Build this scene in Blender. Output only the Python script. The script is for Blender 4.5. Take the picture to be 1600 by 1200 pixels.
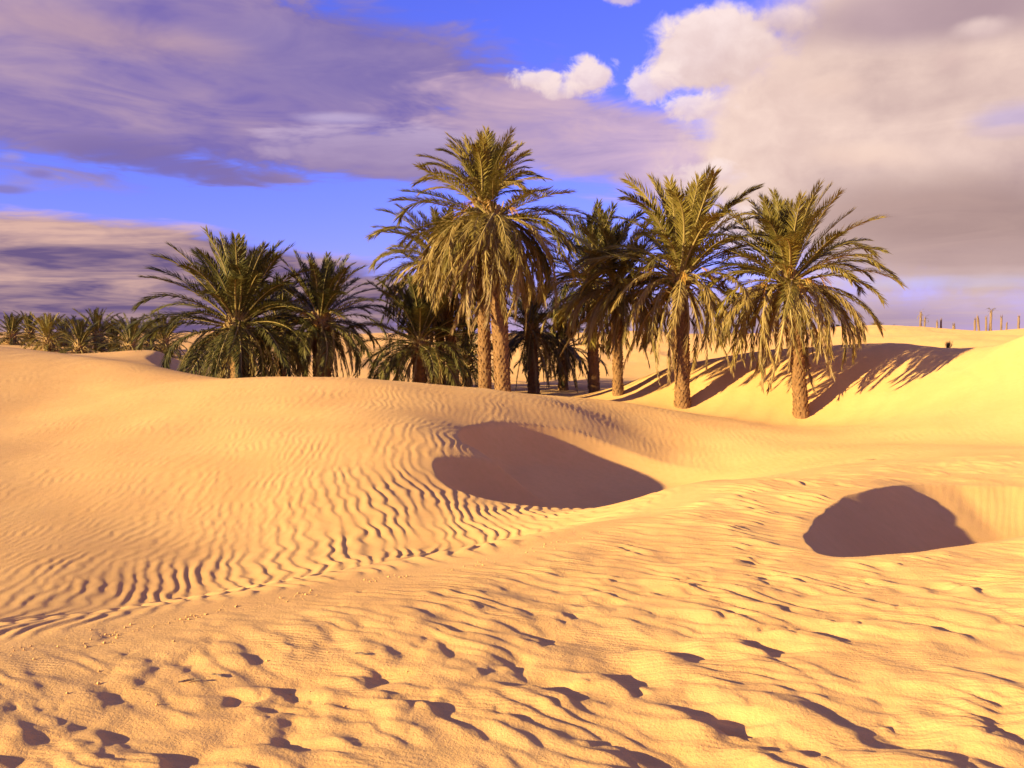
import bpy, math, random
import numpy as np
from mathutils import Matrix, Vector, Euler

for o in list(bpy.data.objects):
    bpy.data.objects.remove(o)
SC = bpy.context.scene
COL = SC.collection
R = math.radians

# ------------------------------------------------------------------ camera
EYE = 1.65
FPX, HOR = 1500.0, 522.0            # focal length in photo pixels, horizon row of the photo
PITCH = math.atan((600 - HOR) / FPX)
cam_d = bpy.data.cameras.new('camera')
cam_d.sensor_width = 36.0
cam_d.lens = 36.0 * FPX / 1600.0
cam_d.clip_start, cam_d.clip_end = 0.1, 20000
cam = bpy.data.objects.new('camera', cam_d)
COL.objects.link(cam)
cam.location = (0, 0, EYE)
cam.rotation_euler = (R(90) - PITCH, 0, 0)
SC.camera = cam

# ------------------------------------------------------------------ sun, sky, exposure
SUN_EL = R(14.0)
SUN_HEAD = R(33.0)                   # light travels towards +x and a little away from the viewer
sun_to = Vector((-math.cos(SUN_HEAD) * math.cos(SUN_EL), -math.sin(SUN_HEAD) * math.cos(SUN_EL), math.sin(SUN_EL)))
sun_d = bpy.data.lights.new('sun', 'SUN')
sun_d.energy = 5.0
sun_d.angle = R(0.6)
sun_d.color = (1.0, 0.82, 0.46)
sun = bpy.data.objects.new('sun', sun_d)
COL.objects.link(sun)
sun.rotation_euler = sun_to.to_track_quat('Z', 'Y').to_euler()

vs = SC.view_settings
vs.view_transform = 'Standard'
vs.look = 'None'
vs.exposure = 1.12
vs.gamma = 1.0
vs.use_curve_mapping = False

SC.cycles.max_bounces = 4
SC.cycles.diffuse_bounces = 2
SC.cycles.transmission_bounces = 2
SC.cycles.glossy_bounces = 1
world = bpy.data.worlds.new('World')
SC.world = world
world.use_nodes = True
world.cycles.sampling_method = 'MANUAL'
world.cycles.sample_map_resolution = 256


class NB:
    """small helper to write node maths"""
    def __init__(self, tree):
        self.t = tree

    def n(self, typ, **kw):
        nd = self.t.nodes.new(typ)
        for k, v in kw.items():
            setattr(nd, k, v)
        return nd

    def put(self, sock, v):
        if hasattr(v, 'is_output') or isinstance(v, bpy.types.NodeSocket):
            self.t.links.new(v, sock)
        elif v is not None:
            sock.default_value = v

    def m(self, op, a, b=None, c=None, clamp=False):
        nd = self.n('ShaderNodeMath', operation=op, use_clamp=clamp)
        for i, v in enumerate((a, b, c)):
            if v is not None:
                self.put(nd.inputs[i], v)
        return nd.outputs[0]

    def add(self, *a):
        r = a[0]
        for x in a[1:]:
            r = self.m('ADD', r, x)
        return r

    def sub(self, a, b): return self.m('SUBTRACT', a, b)
    def mul(self, a, b): return self.m('MULTIPLY', a, b)
    def div(self, a, b): return self.m('DIVIDE', a, b)
    def mx(self, a, b): return self.m('MAXIMUM', a, b)
    def mn(self, a, b): return self.m('MINIMUM', a, b)

    def ramp(self, v, a, b, c=0.0, d=1.0, smooth=True):
        nd = self.n('ShaderNodeMapRange', interpolation_type='SMOOTHSTEP' if smooth else 'LINEAR', clamp=True)
        self.put(nd.inputs[0], v)
        for i, q in enumerate((a, b, c, d)):
            self.put(nd.inputs[1 + i], q)
        return nd.outputs[0]

    def xyz(self, x, y, z=0.0):
        nd = self.n('ShaderNodeCombineXYZ')
        for i, v in enumerate((x, y, z)):
            self.put(nd.inputs[i], v)
        return nd.outputs[0]

    def noise(self, vec, scale, detail=5, rough=0.55, dist=0.0, lac=2.0):
        nd = self.n('ShaderNodeTexNoise')
        self.put(nd.inputs['Vector'], vec)
        nd.inputs['Scale'].default_value = scale
        nd.inputs['Detail'].default_value = detail
        nd.inputs['Roughness'].default_value = rough
        nd.inputs['Lacunarity'].default_value = lac
        nd.inputs['Distortion'].default_value = dist
        return nd.outputs['Fac']

    def mix(self, f, a, b, blend='MIX'):
        nd = self.n('ShaderNodeMix', data_type='RGBA', blend_type=blend)
        self.put(nd.inputs[0], f)
        for s, v in ((nd.inputs[6], a), (nd.inputs[7], b)):
            self.put(s, (v[0], v[1], v[2], 1) if isinstance(v, tuple) else v)
        return nd.outputs[2]


def build_sky():
    t = world.node_tree
    t.nodes.clear()
    B = NB(t)
    out = B.n('ShaderNodeOutputWorld')
    bg = B.n('ShaderNodeBackground')
    S = 0.10
    K = 2.0 ** -vs.exposure / S            # cloud colours are written as they appear at this exposure
    sky = B.n('ShaderNodeTexSky', sky_type='NISHITA')
    sky.sun_disc = False
    sky.sun_elevation = SUN_EL
    sky.sun_rotation = math.atan2(sun_to.x, sun_to.y)
    sky.altitude = 100
    sky.air_density = 1.0
    sky.dust_density = 0.2
    sky.ozone_density = 3.0
    # deep violet-blue of the film stock
    col = B.mix(1.0, sky.outputs[0], (0.52, 0.41, 1.26), 'MULTIPLY')

    tc = B.n('ShaderNodeTexCoord')
    sep = B.n('ShaderNodeSeparateXYZ')
    t.links.new(tc.outputs['Generated'], sep.inputs[0])
    x, y, z = sep.outputs
    az = B.m('ARCTAN2', x, y)                    # 0 straight ahead, + to the right
    hyp = B.m('SQRT', B.add(B.mul(x, x), B.mul(y, y)))
    el = B.m('ARCTAN2', z, hyp)
    ep = B.mx(el, 0.0)

    # shared cloud textures: flat streaks (drawn out near the horizon) and heaped puffs
    lg = B.m('LOGARITHM', B.add(ep, 0.09), 2.718)
    streak = B.sub(B.noise(B.xyz(B.mul(az, 4.6), B.mul(lg, 5.6), 0.0), 1.5, 4, 0.6, 0.7), 0.5)
    fine = B.sub(B.noise(B.xyz(B.mul(az, 10.0), B.mul(lg, 9.0), 4.0), 1.2, 4, 0.6, 0.4), 0.5)
    puff = B.sub(B.noise(B.xyz(B.mul(az, 22.0), B.mul(el, 26.0), 3.7), 0.62, 5, 0.55, 0.25), 0.5)
    small = B.sub(B.noise(B.xyz(B.mul(az, 60.0), B.mul(el, 70.0), 1.7), 0.62, 4, 0.58, 0.3), 0.5)
    broad = B.sub(B.noise(B.xyz(B.mul(az, 6.0), B.mul(el, 8.5), 7.7), 1.0, 2, 0.5, 0.3), 0.5)

    def ang(px, py):
        X = (px - 800) / FPX
        return math.atan(X), math.atan((HOR - py) / FPX / math.sqrt(1 + X * X))

    def sc(c):
        return (c[0] * K, c[1] * K, c[2] * K)

    vec = B.xyz(az, el, 0.0)

    def layer(col, px, py, hx, hy, rot, soft, amp, tex, cA, cB, lx=-0.5, ly=0.5, tone=0.0, tamp=1.0, op=1.0, ttex=None):
        """one cloud: softened ellipse with a torn edge, shaded from cB (away from the light) to cA (lit side)"""
        ca, ce = ang(px, py)
        mp = B.n('ShaderNodeMapping', vector_type='TEXTURE')
        t.links.new(vec, mp.inputs[0])
        mp.inputs[1].default_value = (ca, ce, 0)
        mp.inputs[2].default_value = (0, 0, rot)
        mp.inputs[3].default_value = (1.6 * hx / FPX, 1.6 * hy / FPX, 1)
        gr = B.n('ShaderNodeTexGradient', gradient_type='SPHERICAL')
        t.links.new(mp.outputs[0], gr.inputs[0])
        q = B.m('MULTIPLY_ADD', tex, amp / 1.6, gr.outputs[1])       # 0.375 on the nominal outline
        cov = B.ramp(q, 0.375, 0.375 + soft / 1.6, 0.0, op)
        dt = B.n('ShaderNodeVectorMath', operation='DOT_PRODUCT')
        t.links.new(mp.outputs[0], dt.inputs[0])
        dt.inputs[1].default_value = (lx * 0.8, ly * 0.8, 0)
        f = B.m('MULTIPLY_ADD', ttex or tex, tamp, B.m('ADD', dt.outputs['Value'], 0.5 + tone))
        return B.mix(cov, col, B.mix(f, sc(cB), sc(cA)))

    sheet = B.add(B.mul(streak, 1.15), B.mul(broad, 0.5), B.mul(fine, 0.45))
    # beyond the frame the same broken sheets go on all round and overhead
    off = B.mx(B.ramp(B.m('ABSOLUTE', az), 0.50, 0.75), B.ramp(el, 0.36, 0.55))
    rest = B.ramp(B.add(broad, B.mul(streak, 0.7)), -0.10, 0.14)
    col = B.mix(B.mul(off, B.mul(rest, 0.85)), col, sc((0.36, 0.27, 0.38)))
    # upper left sheet, its wisps and the band running down to the right
    col = layer(col, 200, 104, 760, 176, -0.05, 0.30, 0.80, sheet, (0.50, 0.345, 0.46), (0.215, 0.16, 0.44), -0.35, 0.45, -0.10, 1.9, 0.97)
    col = layer(col, 540, 100, 300, 100, -0.05, 0.7, 0.6, sheet, (0.27, 0.21, 0.48), (0.20, 0.155, 0.42), 0, 0.3, 0.0, 1.4, 0.7)
    col = layer(col, 175, 62, 260, 40, -0.06, 0.9, 0.5, sheet, (0.62, 0.40, 0.42), (0.42, 0.28, 0.38), -0.2, 0.5, 0.2, 0.8, 0.6)
    col = layer(col, 260, 256, 190, 36, -0.10, 0.5, 1.6, sheet, (0.27, 0.20, 0.44), (0.17, 0.125, 0.38), 0, 0.4, 0.0, 0.6, 0.85)
    col = layer(col, 900, 215, 330, 84, -0.20, 0.45, 0.9, sheet, (0.72, 0.50, 0.60), (0.38, 0.27, 0.47), 0.3, 0.4, 0.05, 1.5, 0.92)
    col = layer(col, 590, 240, 200, 50, 0.02, 0.45, 1.1, sheet, (0.58, 0.45, 0.66), (0.27, 0.185, 0.385), -0.1, 0.9, -0.05, 0.8, 0.92)
    col = layer(col, 535, 190, 90, 12, 0.02, 0.9, 0.8, fine, (0.62, 0.50, 0.72), (0.45, 0.35, 0.60), 0, 0.8, 0.2, 0.6, 0.7)
    col = layer(col, 28, 248, 26, 9, 0, 0.8, 0.9, fine, (0.42, 0.35, 0.72), (0.32, 0.25, 0.6), 0, 0.5, 0, 0.5, 0.8)
    col = layer(col, 68, 274, 26, 8, 0, 0.8, 0.9, fine, (0.28, 0.22, 0.55), (0.22, 0.17, 0.5), 0, 0.5, 0, 0.5, 0.8)
    col = layer(col, 15, 298, 40, 8, 0, 0.8, 0.9, fine, (0.28, 0.22, 0.5), (0.22, 0.17, 0.45), 0, 0.5, 0, 0.5, 0.8)
    # low bank on the left, streaked with warm light
    col = layer(col, 620, 465, 420, 62, 0.0, 0.8, 0.7, sheet, (0.52, 0.36, 0.50), (0.27, 0.19, 0.37), 0, 0.6, -0.1, 0.9, 0.9)
    col = layer(col, 20, 470, 640, 128, -0.02, 0.16, 0.36, B.add(B.mul(fine, 0.8), B.mul(streak, 0.5)), (0.74, 0.46, 0.37), (0.15, 0.098, 0.215), -0.05, 0.55, -0.14, 2.6, 0.97, B.add(B.mul(streak, 0.9), B.mul(broad, 0.5), B.mul(fine, 0.45)))
    # haze and streaks along the horizon
    col = layer(col, 1200, 500, 700, 62, 0.0, 0.8, 0.6, fine, (0.66, 0.47, 0.50), (0.36, 0.24, 0.32), 0, 0.5, -0.05, 1.9, 0.95)
    # great heap on the right
    col = layer(col, 1520, 205, 455, 270, 0.0, 0.26, 0.45, B.add(B.mul(puff, 0.9), B.mul(broad, 0.7), B.mul(small, 0.3)), (1.0, 0.74, 0.60), (0.44, 0.285, 0.265), -0.8, 0.5, 0.06, 1.1, 0.97, B.add(broad, B.mul(streak, 0.5), B.mul(puff, 0.55), B.mul(small, 0.25)))
    col = layer(col, 1450, 30, 330, 62, 0.0, 0.7, 0.6, broad, (0.52, 0.36, 0.42), (0.34, 0.23, 0.29), -0.4, 0.2, 0, 0.9, 0.8)
    col = layer(col, 1330, 245, 130, 26, -0.08, 0.95, 0.8, puff, (0.98, 0.72, 0.60), (0.72, 0.49, 0.44), -0.2, 0.6, 0.2, 0.8, 0.75)
    col = layer(col, 1290, 140, 70, 26, 0.0, 0.95, 0.8, puff, (0.98, 0.72, 0.60), (0.72, 0.49, 0.44), -0.2, 0.6, 0.2, 0.8, 0.6)
    col = layer(col, 1520, 52, 46, 18, 0.0, 0.8, 0.8, puff, (0.92, 0.70, 0.64), (0.60, 0.42, 0.44), -0.4, 0.6, 0.1, 0.8, 0.85)
    col = layer(col, 1475, 105, 30, 26, 0.0, 0.9, 0.8, puff, (0.82, 0.58, 0.52), (0.55, 0.38, 0.38), -0.4, 0.6, 0.1, 0.8, 0.7)
    col = layer(col, 1575, 190, 90, 28, 0.0, 0.8, 0.9, fine, (0.72, 0.58, 0.78), (0.42, 0.34, 0.62), 0, 0.4, 0, 0.9, 0.75)
    col = layer(col, 1570, 208, 70, 12, 0.0, 0.8, 0.9, fine, (0.85, 0.62, 0.60), (0.55, 0.40, 0.45), 0, 0.6, 0.1, 0.9, 0.75)
    col = layer(col, 1480, 440, 220, 14, 0.0, 0.8, 0.9, fine, (0.72, 0.66, 0.90), (0.52, 0.45, 0.70), 0, 0.4, 0, 0.9, 0.5)
    col = layer(col, 1480, 424, 240, 9, 0.0, 0.9, 0.9, fine, (0.80, 0.58, 0.55), (0.50, 0.36, 0.40), 0, 0.4, 0, 0.9, 0.7)
    # cumulus heads catching the sun
    W, P_ = (1.0, 0.80, 0.76), (0.62, 0.42, 0.50)
    heads = B.add(B.mul(puff, 0.8), B.mul(small, 0.8))
    col = layer(col, 1175, 235, 100, 195, 0.0, 0.55, 0.6, heads, (0.97, 0.73, 0.64), (0.70, 0.49, 0.45), -0.7, 0.1, 0.1, 1.2, 0.8)
    col = layer(col, 1105, 82, 105, 66, 0.04, 0.28, 0.75, heads, W, (0.70, 0.49, 0.46), -0.35, 0.95, 0.15, 1.0, 0.98)
    col = layer(col, 1215, 40, 60, 22, -0.1, 0.6, 0.8, heads, (0.96, 0.74, 0.70), (0.6, 0.42, 0.42), -0.3, 0.9, 0.1, 1.0, 0.8)
    for (px, py, hx, hy, o) in ((920, 128, 50, 33, 0.95), (838, 134, 44, 20, 0.9), (880, 146, 60, 14, 0.6), (1012, 140, 44, 30, 0.85), (1035, 128, 30, 24, 0.8), (1080, 172, 60, 24, 0.85), (965, 4, 40, 16, 0.7),
                                (1100, 272, 62, 24, 0.8), (1135, 345, 60, 24, 0.85)):
        col = layer(col, px, py, hx, hy, 0.0, 0.5, 1.7, B.add(small, B.mul(puff, 0.4)), W, P_, -0.3, 0.9, 0.25, 1.2, o)
    # darker floor of the heap
    col = layer(col, 1480, 345, 360, 92, -0.05, 0.75, 0.5, B.add(streak, broad), (0.58, 0.385, 0.34), (0.31, 0.20, 0.205), -0.5, -0.25, 0.0, 0.9, 0.85)
    col = layer(col, 1500, 400, 330, 40, 0.0, 0.9, 0.6, streak, (0.60, 0.41, 0.38), (0.40, 0.27, 0.29), -0.3, -0.3, 0.1, 0.9, 0.6)
    t.links.new(col, bg.inputs[0])
    bg.inputs[1].default_value = S
    t.links.new(bg.outputs[0], out.inputs[0])


build_sky()

# ------------------------------------------------------------------ numpy helpers
def hash2(ix, iy, seed):
    h = ix * np.uint32(374761393) + iy * np.uint32(668265263) + np.uint32((seed * 2654435761 + 97531) & 0xFFFFFFFF)
    h = (h ^ (h >> np.uint32(13))) * np.uint32(1274126177)
    h = h ^ (h >> np.uint32(16))
    return (h & np.uint32(1023)).astype(np.int32)


_A = np.arange(1024) * (2 * np.pi / 1024)
GC, GS = np.cos(_A).astype(np.float32), np.sin(_A).astype(np.float32)


def gnoise(x, y, seed=0):
    fx0, fy0 = np.floor(x), np.floor(y)
    fx, fy = (x - fx0).astype(np.float32), (y - fy0).astype(np.float32)
    ix, iy = fx0.astype(np.int64).astype(np.uint32), fy0.astype(np.int64).astype(np.uint32)
    ux = fx * fx * fx * (fx * (fx * 6 - 15) + 10)
    uy = fy * fy * fy * (fy * (fy * 6 - 15) + 10)
    r = []
    for dx in (0, 1):
        for dy in (0, 1):
            a = hash2(ix + np.uint32(dx), iy + np.uint32(dy), seed)
            r.append(GC[a] * (fx - dx) + GS[a] * (fy - dy))
    return 1.45 * ((r[0] * (1 - ux) + r[2] * ux) * (1 - uy) + (r[1] * (1 - ux) + r[3] * ux) * uy)


def fbm(x, y, seed=0, octv=3, gain=0.5):
    s, a = 0.0, 1.0
    for i in range(octv):
        s = s + a * gnoise(x * 2 ** i + 17.3 * i, y * 2 ** i - 9.1 * i, seed + i)
        a *= gain
    return s


def sstep(a, b, x):
    t = np.clip((x - a) / (b - a), 0, 1)
    return t * t * (3 - 2 * t)


def at(u, v, Y):
    """photo pixel at forward distance Y -> world x, y, z"""
    px, py = (u - 800) / FPX, (600 - v) / FPX
    c, s = math.cos(PITCH), math.sin(PITCH)
    dy, dz = c + s * py, -s + c * py
    k = Y / dy
    return (px * k, Y, EYE + dz * k)


# ------------------------------------------------------------------ dune relief
CP = []
def cp(*pts):
    for p in pts:
        CP.append(at(*p))
# ridge of the near dune
cp((0, 1020, 5.0), (200, 985, 5.5), (400, 940, 6.1), (600, 905, 6.8), (800, 870, 7.5), (950, 815, 9.2),
   (1100, 755, 12.0), (1300, 728, 15.5), (1600, 702, 18.0))
# its near flank
cp((0, 1195, 3.7), (400, 1195, 3.68), (800, 1195, 3.68), (1200, 1195, 3.7), (1600, 1195, 3.7),
   (1000, 980, 5.5), (1300, 940, 6.0), (1600, 900, 6.7), (1150, 860, 7.7), (1600, 760, 13.2), (1200, 790, 10.4), (1430, 862, 7.8), (1400, 750, 13.4))
# valley and broad flank of the big left dune
cp((0, 750, 16.0), (0, 650, 22.5), (100, 900, 11.0), (300, 800, 14.2), (300, 930, 10.4), (300, 680, 18.6), (120, 610, 25.0),
   (480, 720, 16.4), (500, 800, 14.0), (600, 880, 11.0), (700, 800, 14.2), (800, 855, 11.6), (0, 960, 9.2),
   (600, 640, 20.2), (680, 690, 18.0), (780, 648, 22.0), (400, 640, 20.2), (640, 745, 16.0), (740, 668, 20.4),
   (850, 765, 17.2), (900, 745, 19.0), (1005, 722, 22.2), (1110, 752, 20.8), (960, 792, 15.6), (820, 800, 14.6),
   (1000, 665, 25.4), (900, 645, 24.4), (1110, 700, 24.0), (1200, 702, 23.4), (1300, 712, 20.4), (1450, 696, 21.5), (1600, 690, 22.5))
# its crest
cp((0, 540, 33.0), (200, 568, 28.0), (400, 591, 23.5), (600, 600, 23.0), (800, 611, 26.5), (900, 619, 28.0), (1000, 632, 28.5),
   (1100, 654, 27.5), (1200, 672, 26.0), (1300, 690, 24.5))
CP += [(-24, 34, 1.5), (-32, 30, 1.4), (-24, 42, 0.5), (-16, 38, 0.6), (-8.5, 30, 0.0), (-3, 29.5, -0.35), (1.2, 31.5, -0.5), (4.2, 32, -0.75),
       (6.6, 30.5, -1.0), (8.2, 28, -1.1)]
# sunny dune on the right with the two palms
cp((1270, 676, 26.0), (1450, 665, 25.5), (1600, 640, 25.5), (1250, 650, 32.0), (1068, 636, 33.0), (966, 622, 34.0),
   (1400, 600, 32.6), (1550, 600, 28.6), (1150, 620, 33.3), (1500, 570, 32.5),
   (1410, 537, 36.0), (1320, 540, 35.9), (1215, 547, 35.7), (1140, 559, 35.6), (1050, 574, 35.8), (1500, 546, 35.0), (1600, 526, 31.0))
CP += [(20, 30, 1.9), (24, 36, 1.6), (19, 42, -0.2), (14.5, 41, -0.3), (10, 40, -0.6), (6.5, 39.5, -0.9), (5, 44, -0.9), (2, 38, -0.9), (-2, 38, -0.8), (-6, 38, -0.8),
       (13, 5, -0.1), (13, 12, -0.3), (16, 20, -0.4), (-9, 3, -0.4), (-9, 8, -1.0), (-13, 15, -0.35), (8, 2, 0.0), (-4, 1.5, 0.0), (0, 0, 0.0), (4, 1.5, 0), (0, -6, 0.1),
       (-10, -8, 0.0), (10, -8, 0.0), (0, -20, 0.4), (-25, 0, 0.0), (25, 0, 0.3), (-20, -25, 0.6), (20, -25, 0.2)]
# farther dunes
cp((240, 557, 41.0), (330, 590, 44.0), (590, 585, 48.0), (700, 566, 62.0), (850, 556, 64.0), (1000, 546, 66.0), (1120, 527, 84.0), (1250, 530, 74.0),
   (1370, 513, 86.0), (1460, 528, 78.0), (1550, 522, 84.0), (1650, 520, 80.0), (60, 540, 62.0), (150, 545, 64.0), (-150, 530, 60.0), (450, 560, 66.0))
CP += [(30, 55, 0.2), (45, 40, 1.0), (-40, 45, 0.8), (-60, 80, 1.0), (70, 90, 1.4), (0, 110, 0.6), (-40, 120, 0.8), (40, 120, 0.8), (90, 20, 0.5), (-80, 0, 0.8),
       (60, -60, 0.5), (-60, -60, 0.5), (0, -90, 0.5)]
CP = np.array(CP)


def tps_fit(P, lam=2e-3):
    X = P[:, :2]
    d2 = ((X[:, None] - X[None]) ** 2).sum(-1)
    K = np.where(d2 > 0, 0.5 * d2 * np.log(d2 + 1e-12), 0)
    n = len(P)
    K = K + lam * np.eye(n) * 10
    A = np.zeros((n + 3, n + 3))
    A[:n, :n] = K
    A[:n, n] = 1
    A[:n, n + 1:] = X
    A[n, :n] = 1
    A[n + 1:, :n] = X.T
    b = np.zeros(n + 3)
    b[:n] = P[:, 2]
    return np.linalg.solve(A, b)


TW = tps_fit(CP)


def tps(x, y):
    r = TW[-3] + TW[-2] * x + TW[-1] * y
    for (px, py, _), w in zip(CP, TW[:-3]):
        d2 = (x - px) ** 2 + (y - py) ** 2
        r = r + w * 0.5 * d2 * np.log(d2 + 1e-12)
    return r


FAR_DUNES = [(1035, 545, 58, 6, 11, R(20)), (1130, 530, 72, 7, 13, R(10)), (1215, 533, 64, 6, 10, R(30)), (1390, 514, 90, 13, 22, R(12)), (1520, 526, 70, 6, 9, R(15)),
             (1600, 520, 96, 10, 18, R(25)), (960, 548, 74, 7, 12, R(20)), (860, 560, 60, 6, 10, R(35)), (700, 566, 70, 7, 12, R(15)), (560, 580, 60, 6, 10, R(20)),
             (240, 560, 40, 2.6, 6, R(25)), (1290, 522, 105, 10, 18, R(18)), (1060, 520, 120, 12, 22, R(10)), (770, 545, 110, 12, 20, R(20)), (1700, 530, 80, 9, 16, R(15))]


def macro(x, y):
    """large dune shapes without ripples"""
    r = np.hypot(x, y)
    xc = np.clip(x, -95, 95)
    yc = np.clip(y, -95, 125)
    z = tps(xc, yc)
    far = sstep(70, 130, r)
    zf = 1.0 + 1.0 * fbm(x / 60, y / 38, 5, 3) + 2.0 * gnoise(x / 260, y / 200, 9) * sstep(150, 500, r)
    z = z * (1 - far) + zf * far
    z = z + 0.35 * fbm(x / 14, y / 8, 21, 2) * sstep(42, 70, r)
    for (u, v, Y, w, L, ang) in FAR_DUNES:
        hk = 0.28 if Y > 68 else 0.5
        cx, cy, cz = at(u, v, Y)
        c, s_ = math.cos(ang), math.sin(ang)
        p = (x - cx) * c + (y - cy) * s_
        q = -(x - cx) * s_ + (y - cy) * c
        p = p + 0.12 * w * gnoise(q / (0.5 * L) + cx, q * 0 + cy, 15) * 3 + (q / L) ** 2 * w * 0.5
        prof = np.where(p < 0, np.exp(-(p / w) ** 2 * 1.2), np.maximum(0, 1 - p / (w * 0.42)) ** 1.1)
        z = z + hk * L * 0.085 * prof * np.exp(-(q / L) ** 2 * 1.6)
    return z


def bowl_mask(x, y):
    """metres inside the rim of the hollow in the near dune"""
    def side(ax, ay, bx, by):
        L = math.hypot(bx - ax, by - ay)
        return ((by - ay) * (x - ax) - (bx - ax) * (y - ay)) / L
    wob = 0.10 * gnoise(y * 1.7 + 40, x * 0.6, 3) + 0.025 * gnoise(y * 3.2, x * 1.5 + 7.0, 4)
    d1 = side(2.50, 8.2, 2.88, 9.6)                               # left slip face, bending away
    d2 = side(2.88, 9.6, 5.30, 12.8)
    d1 = d1 + wob * np.exp(-np.clip(d1, 0, 3) / 0.25)
    d2 = d2 + wob * np.exp(-np.clip(d2, 0, 3) / 0.25)
    df = 0.7 * side(4.6, 12.9, 9.0, 13.3) + 0.06 * gnoise(x * 1.6, y * 0.6, 6)   # far wall
    dn = 1.2 * side(4.69, 8.66, 3.28, 7.8) + 0.04 * gnoise(x * 2.0, y * 2.0, 8)   # near rim
    dr = (9.6 - x) * 0.6
    k = 3.5
    m = np.minimum(np.minimum(np.minimum(d1, d2), df), np.minimum(dn, dr))
    return m - np.log(sum(np.exp(-k * np.clip(d - m, 0, 9)) for d in (d1, d2, df, dn, dr))) / k + 0.03


def slip(t):
    return t * 1.6 - 0.6 * t ** 2.667


def carve(x, y, z):
    """the two hollows with sharp lips"""
    # hollow in the near dune
    b = bowl_mask(x, y)
    z = z - np.where(b > 0, 1.10 * slip(np.clip(b / 2.2, 0, 1)), 0)
    # hollow behind the long lip in the middle distance: two scoops that meet in a short spur
    wig = 0.10 * gnoise(y * 0.9 + 3, x * 0.5, 11)
    r1 = 3.45 - np.hypot(x - 2.35, y - 19.3) + wig
    r1 = np.minimum(r1, (y - 18.35 + 0.95 * np.clip(x + 0.7, 0, 4)) * 0.9)
    e2 = np.maximum(np.hypot((x - 1.45) / 2.85, (y - 16.7) / 1.62), 0.1)
    r2 = (1 - e2) / np.maximum(np.hypot((x - 1.45) / 2.85 ** 2, (y - 16.7) / 1.62 ** 2) / e2, 0.2) + wig
    for b, dep, cx, rx in ((r1, 0.52, 2.35, 3.45), (r2, 0.50, 1.45, 2.85)):
        fade = 1 - sstep(-0.5, 0.9, (x - cx) / rx)
        zc = dep * slip(np.clip(b / (dep * 2.1), 0, 1)) * fade
        d = zc if b is r1 else np.maximum(d, zc)
    return z - np.where(d > 0, d, 0)


PITS = [  # trodden places in the near sand: pixel, width, depth
    (288, 1178, .17, .075), (860, 1062, .15, .07), (690, 1102, .16, .06), (640, 1090, .12, .05), (965, 1042, .15, .06), (245, 1040, .12, .04),
    (290, 1024, .12, .04), (590, 1050, .12, .06), (460, 1105, .14, .05), (440, 1150, .15, .06), (370, 1078, .13, .05), (450, 1062, .11, .06),
    (180, 1130, .16, .05), (80, 1150, .18, .05), (20, 1165, .16, .06), (395, 1020, .11, .035), (705, 1008, .11, .045), (800, 1028, .11, .04),
    (760, 1042, .11, .04), (1190, 995, .16, .05), (1030, 1000, .15, .045), (1100, 1010, .18, .04), (1290, 975, .18, .045), (1440, 965, .2, .045),
    (1170, 862, .13, .035), (1090, 895, .12, .03), (1185, 890, .12, .035), (1330, 1112, .22, .06), (1430, 1142, .2, .06), (1145, 1112, .17, .05),
    (1100, 1190, .22, .06), (1470, 1095, .24, .05), (1570, 1090, .2, .05), (1350, 1070, .18, .035), (1590, 1180, .2, .05), (1255, 1180, .2, .045),
    (945, 932, .13, .035), (850, 985, .12, .03), (500, 1000, .1, .02), (1420, 1040, .3, .03), (1500, 1000, .24, .03)]


_rg = random.Random(55)
for _ in range(120):                      # many small shallow scuffs besides
    _v = 880 + 320 * _rg.random()
    PITS.append((_rg.uniform(0, 1600), _v, _rg.uniform(0.04, 0.085), _rg.uniform(0.010, 0.022)))


def ripple(x, y, ang, lam, seed, warp=1.0, big=0.5):
    c, s = math.cos(ang), math.sin(ang)
    p = x * c + y * s
    q = -x * s + y * c
    ph = p / lam + big * gnoise(x / (lam * 14), y / (lam * 14), seed) * 2.2
    ph = ph + warp * (0.50 * gnoise(p / (lam * 3.0), q / (lam * 3.4), seed + 1) + 0.26 * gnoise(p / (lam * 1.5), q / (lam * 1.7), seed + 2))
    f = ph - np.floor(ph)
    # gentle rise, steep fall
    k = 0.66
    return np.where(f < k, 0.5 - 0.5 * np.cos(np.pi * f / k), 0.5 + 0.5 * np.cos(np.pi * (f - k) / (1 - k)))


def ridge_side(x, y):
    """signed distance-like: >0 beyond the near ridge, <0 on the near flank"""
    xs = np.array([-12, -2.67, -2.2, -1.63, -.91, 0, .92, 2.4, 5.17, 9.6, 20])
    ys = np.array([2.2, 5.0, 5.5, 6.1, 6.8, 7.5, 9.2, 12.0, 15.5, 18.0, 22])
    return (y - np.interp(x, xs, ys)) * 0.75


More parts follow.
